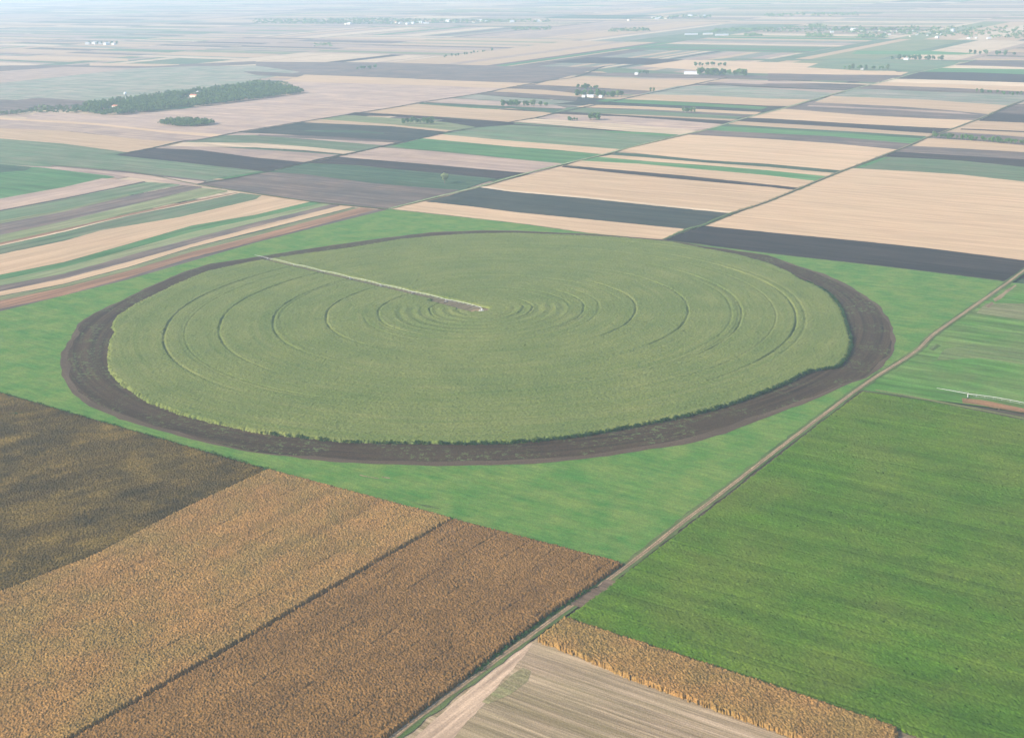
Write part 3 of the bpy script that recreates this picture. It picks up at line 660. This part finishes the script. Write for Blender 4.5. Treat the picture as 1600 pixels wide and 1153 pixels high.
CLEAR = [(*G(182, 170), 15), (*G(304, 153), 19), (*G(312, 147), 12)]
def grove(name, P, per, h, n, mat, size, rad=5.0, label=None, cat='wood', px=True):
    """wood that reads as one mass: every crown a heap of leaf clumps"""
    P = np.array(GP(P) if px else P); lo, hi = P.min(0), P.max(0); N = int((hi - lo).prod() / per); c = rng.uniform(lo, hi, (N, 2)); c = c[inside(c[:, 0], c[:, 1], P)]
    pts = []
    for x, y in c:
        skip = False; low = 1.0
        for bx, by, bw in CLEAR:
            if abs(x - bx) < bw and -60 < y - by < 14: skip = True
            elif abs(x - bx) < bw + 4 and -175 < y - by <= -60: low = .38
        if skip: continue
        hh = low * h * rng.uniform(.55, 1.2) * (1 + .35 * mnoise.noise(Vector((x / 45, y / 45, 2)))); r = rad * rng.uniform(.65, 1.3); v = rng.normal(0, 1, (n, 3)); v /= np.linalg.norm(v, axis=1)[:, None]; v[:, 2] = np.abs(v[:, 2]) * 1.0 - .35 * rng.random(n)
        rr_ = rng.uniform(.7, 1.05, n)[:, None]; q = v * rr_ * np.array([r, r, hh * .55]); q[:, 2] += hh * .45; q += (x, y, ZG); pts.append(q)
    V, Fq = leaf_quads(np.concatenate(pts), size); return link(name, mesh_np(name, V, Fq, mat), kind='stuff', label=label, category=cat)
L_wood = leaf_mat('wood_leaves', (.030,.080,.022), (.09,.15,.035), (.14,.20,.05))
grove('wood', [(110,176),(140,178.5),(168,181),(190,181),(230,177),(290,170),(400,157),(455,149),(474,146),(466,142),(440,135),(400,131.5),(350,140),(260,150),(200,158),(140,165)], 95, 15, 34, L_wood, 1.9, rad=5.6,
      label='long dark wood stretching across the upper left fields')
grove('wood', [(246,194),(270,198),(300,199),(325,197),(338,194),(320,191.5),(280,190.5),(258,191.5)], 34, 11, 26, L_wood, 1.6, rad=4.5, label='lens shaped dark copse standing below the long wood', cat='copse')
grove('wood', [(0,182),(50,178),(110,178),(140,176),(130,166),(60,171),(0,179)], 200, 9, 30, leaf_mat('scrub_leaves', (.05,.085,.03), (.10,.13,.05), (.14,.17,.07)), 1.6, rad=4.5, label='sparse scrub trailing off the left end of the wood')
grove('wood', [(395,38),(500,39),(620,39),(700,37),(860,36),(860,33),(700,33),(600,30),(500,32),(400,32)], 1500, 13, 14, L_wood, 3.5, rad=9, label='hazy tree belt of the far village near the top', cat='tree belt')
grove('wood', [(1180,51),(1250,53),(1300,50),(1360,55),(1450,57),(1600,62),(1680,62),(1680,44),(1600,44),(1450,44),(1300,45),(1240,43),(1180,46)], 1700, 11, 14, L_wood, 3.2, rad=8, label='scattered trees among the houses of the distant village', cat='tree belt')
grove('wood', [(1257,59),(1300,60),(1298,55),(1262,55)], 420, 11, 14, L_wood, 3, rad=8, label='small dark grove left below the distant village', cat='tree belt')
grove('wood', [(1335,61),(1385,60),(1383,56),(1340,57)], 420, 11, 14, L_wood, 3, rad=8, label='grove below the middle of the distant village', cat='tree belt')
grove('wood', [(1262,45),(1292,44),(1290,40),(1266,41)], 600, 11, 14, L_wood, 3, rad=8, label='small grove above the left end of the distant village', cat='tree belt')
grove('wood', [(950,51),(1015,50),(1010,46),(955,47)], 600, 11, 14, L_wood, 3, rad=8, label='hazy grove left of the white farm sheds', cat='tree belt')
grove('wood', [(1110,52),(1190,50),(1185,46),(1120,47)], 800, 11, 14, L_wood, 3, rad=8, label='hazy grove behind the white farm sheds', cat='tree belt')
grove('wood', [(1162,58),(1190,58),(1188,54),(1164,54)], 500, 10, 14, L_wood, 3, rad=8, label='hazy grove right of the white farm sheds', cat='tree belt')
grove('wood', [(1020,31),(1110,29),(1110,26),(1020,27)], 1600, 12, 14, L_wood, 3.5, rad=9, label='hazy tree belt round the farthest white houses', cat='tree belt')
grove('wood', [(1190,27),(1340,26),(1340,22),(1190,23)], 2600, 12, 14, L_wood, 3.5, rad=9, label='faint tree belt on the far plain at the top right', cat='tree belt')
grove('wood', [(800,49),(860,48),(860,44),(800,45)], 900, 11, 14, L_wood, 3, rad=8, label='hazy grove in the middle distance above the purple field', cat='tree belt')
grove('wood', [(490,74),(520,74),(518,69),(492,70)], 700, 9, 14, L_wood, 2.5, rad=7, label='tiny hazy grove left of the purple ploughland', cat='tree belt')

# weeds along the front edge of the round crop
EP = catmull(GP([(400,680),(470,688),(533,695),(620,697),(700,698),(800,696.5),(886,688.5),(950,678.5),(1066,656),(1133,639),(1179,623),(1226,604),(1266,585),(1306,578),(1318,568),(1327,553),(1329,537),(1324,517),(1314,487),(1294,462),(1262,445)]), 1.0)
pts = []
for i, (x, y) in enumerate(EP):
    f = i / len(EP); dens = .3 if f < .18 else (.8 if f < .45 else 1.1)
    cl = .5 + .5 * mnoise.noise(Vector((x / 7, y / 7, 0))) + .35 * mnoise.noise(Vector((x / 2.5, y / 2.5, 5)))
    if rng.random() > dens * (cl + .45): continue
    hh = 1.6 + 3.4 * max(0, cl - .25) * rng.uniform(.6, 1.2); n = int(10 + 14 * hh); v = rng.normal(0, 1, (n, 3)) * (1.0, 1.0, 0); v[:, 2] = rng.random(n) ** .8 * hh
    v[:, :2] *= (.5 + .5 * (1 - v[:, 2:3] / hh)) * 1.0; pts.append(v + (x + rng.normal(0, .6), y + rng.normal(0, .6), 1.95))
V, Fq = leaf_quads(np.concatenate(pts), .42); link('weeds', mesh_np('weeds', V, Fq, L_weed), kind='stuff', label='tall dark green weeds along the front edge of the round crop', category='weeds')
pts = []
for line, n0, hmx in ((GP([(0,618),(250,690),(419,739)]), 260, 2.2), (GP([(413,741),(421,738)]), 10, 3.5), (GP([(20,652),(35,650)]), 12, 2.6), (GP([(706,816),(712,818)]), 5, 2.4), (GP([(926,921),(866,961),(800,1008),(733,1062)]), 160, 1.6)):
    line = catmull(line, 1.0)
    for _ in range(n0):
        x, y = line[rng.integers(len(line))] + rng.normal(0, 1.1, 2); hh = hmx * rng.uniform(.5, 1.1); n = 22; v = rng.normal(0, .7, (n, 3)); v[:, 2] = rng.random(n) * hh; pts.append(v + (x, y, 1.65))
V, Fq = leaf_quads(np.concatenate(pts), .38); link('weeds', mesh_np('weeds', V, Fq, L_weed), kind='stuff', label='green weeds along the edges of the dark field and the corn', category='weeds')

# ---------------------------------------------------------------- buildings
W_white = plain('white_wall', (.50,.49,.47), .7); W_tan = plain('cream_wall', (.62,.54,.42), .8); RF_red = plain('red_roof', (.42,.16,.09), .8); RF_grey = plain('grey_roof', (.42,.41,.40), .6); RF_white = plain('white_roof', (.42,.42,.43), .5)
GLS = plain('window_glass', (.05,.06,.07), .2)
def house(name, label, cat, x, y, L, W, Hh, rz, wall, roof, group=None, rise=.45, win=True):
    t = empty(name, (x, y, ZG), rz, label=label, category=cat)
    if group: t['group'] = group
    b = MB(); b.add([(-L/2,-W/2,0),(L/2,-W/2,0),(L/2,W/2,0),(-L/2,W/2,0),(-L/2,-W/2,Hh),(L/2,-W/2,Hh),(L/2,W/2,Hh),(-L/2,W/2,Hh),(-L/2,0,Hh+W/2*rise*1.0),(L/2,0,Hh+W/2*rise)],
        [(0,3,2,1),(0,1,5,4),(2,3,7,6),(1,2,6,9,5),(3,0,4,8,7)]); b.build('wall', wall, t)
    r = MB(); o_ = .5; e = .18; z1 = Hh - o_ * rise + .05; z2 = Hh + W/2*rise + .05
    for s in (-1, 1):
        A = [(-L/2-o_, s*(W/2+o_), z1), (L/2+o_, s*(W/2+o_), z1), (L/2+o_, 0, z2), (-L/2-o_, 0, z2)]
        r.add(A + [(p[0], p[1], p[2] + e) for p in A], [(0,1,2,3),(7,6,5,4),(0,4,5,1),(1,5,6,2),(2,6,7,3),(3,7,4,0)])
    rf = r.build('roof', roof, t)
    if win:
        c = MB(); c.box((L*.2, W*.15, z2 + .3), (.7,.7,1.6)); c.build('chimney', RF_red, rf)
        n = max(2, int(L / 4))
        for k in range(n):
            wx = -L/2 + (k + .5) * L / n; c = MB(); c.box((wx, -W/2 - .02, 1.6), (1.2, .12, 1.3))
            c.build('door' if k == n // 2 else 'window', GLS if k != n // 2 else BARK, t)
    else:
        c = MB(); c.box((L/2 + .02, 0, Hh*.42), (.12, W*.4, Hh*.8)); c.build('door', RF_grey, t)
    return t
rb = GA + math.pi / 2
def hp(px, py, *a, **k): x, y = G(px, py); return (x, y)
H_ = [
 ('house','red roofed house in a clearing of the long wood','house',182,170,24,12,6,rb,W_white,RF_red,True),
 ('house','long orange roofed building in the middle of the wood','house',304,153,30,12,6,rb,W_tan,RF_red,True),
 ('house','small pale building behind the orange roofed one in the wood','house',312,147,18,9,5,rb,W_white,RF_grey,True),
 ('barn','long white barn with a pale roof left of the tall tree belt','barn',1081,117,48,12,6,rb+.15,W_white,RF_white,False),
 ('house','small white building left of the long white barn','house',995,117.5,12,8,5,rb,W_white,RF_white,False),
 ('house','white farmhouse at the left of the farmstead trees','house',912.5,153,10,8,4.5,rb,W_white,RF_grey,True),
 ('house','wider cream farmhouse in the middle of the farmstead trees','house',923,153,22,9,5,rb,W_tan,RF_white,True),
 ('house','small white farmhouse at the right of the farmstead trees','house',939,153.5,10,8,4.5,rb,W_white,RF_white,True),
 ('house','tiny white hut among the trees right of centre far off','house',1347,110,9,8,4.5,rb,W_white,RF_white,False),
 ('house','low white farm building below the village','house',1416,94.5,16,9,4.5,rb,W_white,RF_white,False),
 ('barn','white barn at the left end of the far left farm','barn',137,70.5,20,14,8,0,W_white,RF_white,False),
 ('barn','left one of the white farm sheds far off','barn',1080,55.5,60,10,5,.05,W_white,RF_white,False),
 ('barn','middle one of the white farm sheds, slightly pink','barn',1106,55,45,10,5,.05,W_tan,RF_white,False),
 ('barn','right one of the white farm sheds far off','barn',1128,56.5,60,10,5,.05,W_white,RF_white,False),
]
for nm_, lab, cat, px, py, L_, W_, Hh, rz, wl, rf, wn_ in H_:
    x, y = G(px, py); house(nm_, lab, cat, x, y, L_, W_, Hh, rz, wl, rf, win=wn_)
ph = house('house', 'x', 'house', 0, 0, 20, 13, 7, 0, W_white, RF_white, win=False)
ph2 = house('house', 'x', 'house', 0, 0, 20, 12, 6, 0, W_tan, RF_red, win=False)
fu = [True, True]
def village(spots, lab, grp, sc=1.0, red=.25, rx=0.0):
    for px, py in spots:
        k = 1 if rng.random() < red else 0; p = (ph, ph2)[k]; x, y = G(px, py); x += rng.normal(0, rx); s = sc * rng.uniform(.75, 1.35)
        r = p if fu[k] else dup(p, (0,0,0), 0); fu[k] = False
        r.location = (x, y, ZG); r.rotation_euler = (0, 0, rng.choice([GA, rb, 0.1])); r.scale = (s, s, s); r['label'] = lab; r['group'] = grp
village([(1464,60.5),(1513,61.5),(1525,61),(1545,62)], 'bright white house on the front edge of the distant village', 'white houses at the village front', .75, 0)
village([(1335 + i * 5.4 + rng.uniform(-2, 2), 51 + rng.uniform(-4, 6) + i * .08) for i in range(26)], 'pale house among the trees of the distant village', 'houses of the distant village', .45, .6)
village([(1333,48.5),(1488,50),(1300,52)], 'larger white house among the village trees', 'larger village houses', 1.0, 0)
village([(541,39),(546,39),(612,37),(618,37),(625,38),(637,39),(645,38),(652,36),(658,37),(664,38),(668,38),(700,35),(710,36),(741,36),(752,34),(760,35),(800,36),(840,35),(846,35)], 'tiny white house of the hazy village near the top', 'houses of the hazy far village', 1.0, .2)
village([(1020,29),(1026,31),(1032,29),(1040,30),(1047,30),(1078,27),(1090,26),(1100,27),(983,33)], 'faint white house of the farthest hamlet', 'houses of the farthest hamlet', 1.0, .2)
village([(148,70),(157,70),(167,71),(178,71)], 'low white shed of the far left farm', 'sheds of the far left farm', 1.0, 0)

# water tower beside the wood
x, y = G(197, 162); t = empty('water_tower', (x, y, ZG), 0, label='white ball shaped water tower rising at the edge of the wood', category='water tower')
b = MB(); b.lathe([(.3, -3.6)] + [(3.8 * math.sin(math.pi * k / 10), -3.8 * math.cos(math.pi * k / 10)) for k in range(1, 10)] + [(.3, 3.8)], (0, 0, 27), 16); b.build('tank', plain('tank_paint', (.85,.85,.85), .4, 0, .03), t)
b = MB(); b.lathe([(1.1, 0), (.8, 3), (.75, 23.5)], (0, 0, 0), 12); b.build('shaft', W_white, t)
for a in range(4):
    b = MB(); b.tube((7 * math.cos(a * 1.57 + .4), 7 * math.sin(a * 1.57 + .4), 0), (.6 * math.cos(a * 1.57 + .4), .6 * math.sin(a * 1.57 + .4), 20), .12, n=5); b.build('stay', W_white, t)

# ---------------------------------------------------------------- centre pivot irrigators
STEEL = plain('galvanised_steel', (.47,.46,.45), .45, .3, .1); TYRE = plain('tyre_rubber', (.03,.03,.03), .9); CONC = plain('concrete', (.5,.48,.43), .9); BOX = plain('control_box', (.75,.74,.70), .5)
def make_wheel(parent, x, y):
    b = MB(); b.lathe([(.42,-.16),(.62,-.18),(.70,-.1),(.70,.1),(.62,.18),(.42,.16)], (x, y, .70), 14, axis='x'); ty = b.build('wheel', TYRE, parent)
    b = MB(); b.lathe([(.08,-.12),(.42,-.06),(.42,.06),(.08,.12)], (x, y, .70), 12, axis='x'); return b.build('rim', STEEL, ty) and ty
def pipe_z(t): return 3.9 + 1.1 * math.sin(math.pi * t)
def irrigator(label, loc, rz, first, nsp, over, pivot=True):
    """local +X runs outwards along the arm"""
    t = empty('irrigation_arm', loc, rz, label=label, category='irrigator')
    if pivot:
        b = MB(); b.box((0, 0, .12), (4.5, 4.5, .24)); b.build('footing', CONC, t)
        b = MB()
        for sx in (-1, 1):
            for sy in (-1, 1): b.tube((sx * 1.7, sy * 1.7, .2), (sx * .35, sy * .35, 3.9), .09, n=5)
        for z in (1.2, 2.4):
            k = 1.7 - 1.35 * (z - .2) / 3.7
            for p, q in (((-k,-k),(k,-k)),((k,-k),(k,k)),((k,k),(-k,k)),((-k,k),(-k,-k))): b.tube((*p, z), (*q, z), .05, n=4)
        b.tube((0, 0, .2), (0, 0, 4.3), .16, n=8); b.build('pivot_tower', STEEL, t)
        b = MB(); b.box((1.6, -2.2, 1.2), (1.1, .6, 1.6)); b.build('control_box', BOX, t)
    for s in range(nsp):
        x0 = first + s * SPAN; b = MB(); n = 8
        P = [(x0 + SPAN * k / n, 0, pipe_z(k / n)) for k in range(n + 1)]
        for p, q in zip(P, P[1:]): b.tube(p, q, .15, n=6, caps=False)
        D = [(x0 + SPAN * k / n, sy * .9, pipe_z(k / n) - 1.5) for sy in (-1, 1) for k in range(1, n)]
        for sy in (0, 1):
            row = [P[0]] + D[sy * (n - 1):(sy + 1) * (n - 1)] + [P[n]]
            for p, q in zip(row, row[1:]): b.tube(p, q, .035, n=4, caps=False)
            for k in range(1, n): b.tube(P[k], row[k], .035, n=4, caps=False)
        for k in range(1, n): b.tube(D[k - 1], D[n - 1 + k - 1], .05, n=4, caps=False)
        b.build('span', STEEL, t)
        xt = x0 + SPAN; b = MB()
        b.box((xt, 0, .95), (.25, 4.4, .25))
        for sy in (-1, 1):
            b.tube((xt, sy * 2.0, .95), (xt, sy * .25, 3.85), .09, n=5); b.tube((xt, sy * 1.0, .95), (xt, 0, 3.5), .06, n=5)
        b.box((xt, 0, 3.9), (.7, .7, .5)); b.box((xt + .2, .5, 3.4), (.4, .4, .6))
        tw = b.build('drive_tower', STEEL, t)
        for sy in (-1, 1): make_wheel(tw, xt, sy * 2.0)
    xe = first + nsp * SPAN; b = MB()
    if over > 0:
        b.tube((xe, 0, 3.9), (xe + over, 0, 4.2), .15, .10, n=6)
        for sy in (-1, 1): b.tube((xe, sy * .2, 5.2), (xe + over * .85, 0, 4.2), .03, n=4)
        b.tube((xe, 0, 3.9), (xe, 0, 5.3), .08, n=5); b.build('overhang', STEEL, t)
    return t
irrigator('long white irrigation arm reaching from the pivot to the rim of the round crop', (PIV[0], PIV[1], 1.9), math.atan2(arm_dir[1], arm_dir[0]), 0.0, 7, float(np.hypot(*(arm_end - PIV))) - 7 * SPAN)
p0 = np.array(G(1512, 625)); p1 = np.array(G(1660, 651)); dv = p1 - p0
ir2 = irrigator('white irrigation arm entering the green field from the right edge', (*(p0 + dv / np.hypot(*dv) * SPAN * 3), 1.75), math.atan2(-dv[1], -dv[0]), 0.0, 3, 27.0)
# bare strip and pad under the first arm
A0 = PIV - arm_dir * 10; m_strip = field_mat('trampled_strip', (.15,.11,.065), (.09,.07,.04), (.07,.075,.03), ang=0, streak=2, fine=.3, patch=.5)
q = [A0 + arm_n * 6, A0 - arm_n * 9, PIV + arm_dir * 398 - arm_n * 6.5, PIV + arm_dir * 398 + arm_n * 3, PIV + arm_dir * 75 + arm_n * 5, PIV + arm_dir * 30 + arm_n * 11, PIV + arm_n * 10]
q0 = [A0 + arm_n * 6, A0 - arm_n * 1, PIV + arm_dir * 200 + arm_n * -1.2, PIV + arm_dir * 398 - arm_n * .5, PIV + arm_dir * 398 + arm_n * 4, PIV + arm_dir * 200 + arm_n * 6.2, PIV + arm_dir * 75 + arm_n * 8, PIV + arm_dir * 30 + arm_n * 13, PIV + arm_n * 11]
poly('bare_soil', [tuple(p) for p in q], m_strip, z=1.95, wob=.8, px=False)
q = [(PIV[0] + 9 * math.cos(a) * 1.3, PIV[1] + 8 * math.sin(a)) for a in np.linspace(0, 6.28, 14)[:-1]]
poly('bare_soil', q, m_dirt, z=1.97, wob=.8, px=False)

# ---------------------------------------------------------------- the air
hz = MB(); hz.box((0, 0, 209), (123000, 123000, 421.2))
hm = bpy.data.materials.new('air'); hm.use_nodes = True; nt = hm.node_tree; nt.nodes.clear()
out = NN(nt, 'ShaderNodeOutputMaterial'); pv = NN(nt, 'ShaderNodeVolumePrincipled')
pv.inputs['Color'].default_value = (.66, .84, 1.0, 1); pv.inputs['Density'].default_value = 0.000076; pv.inputs['Anisotropy'].default_value = 0.0
nt.links.new(pv.outputs[0], out.inputs['Volume'])
hz.build('haze', hm, kind='stuff', label='pale blue haze over the far fields', category='haze')
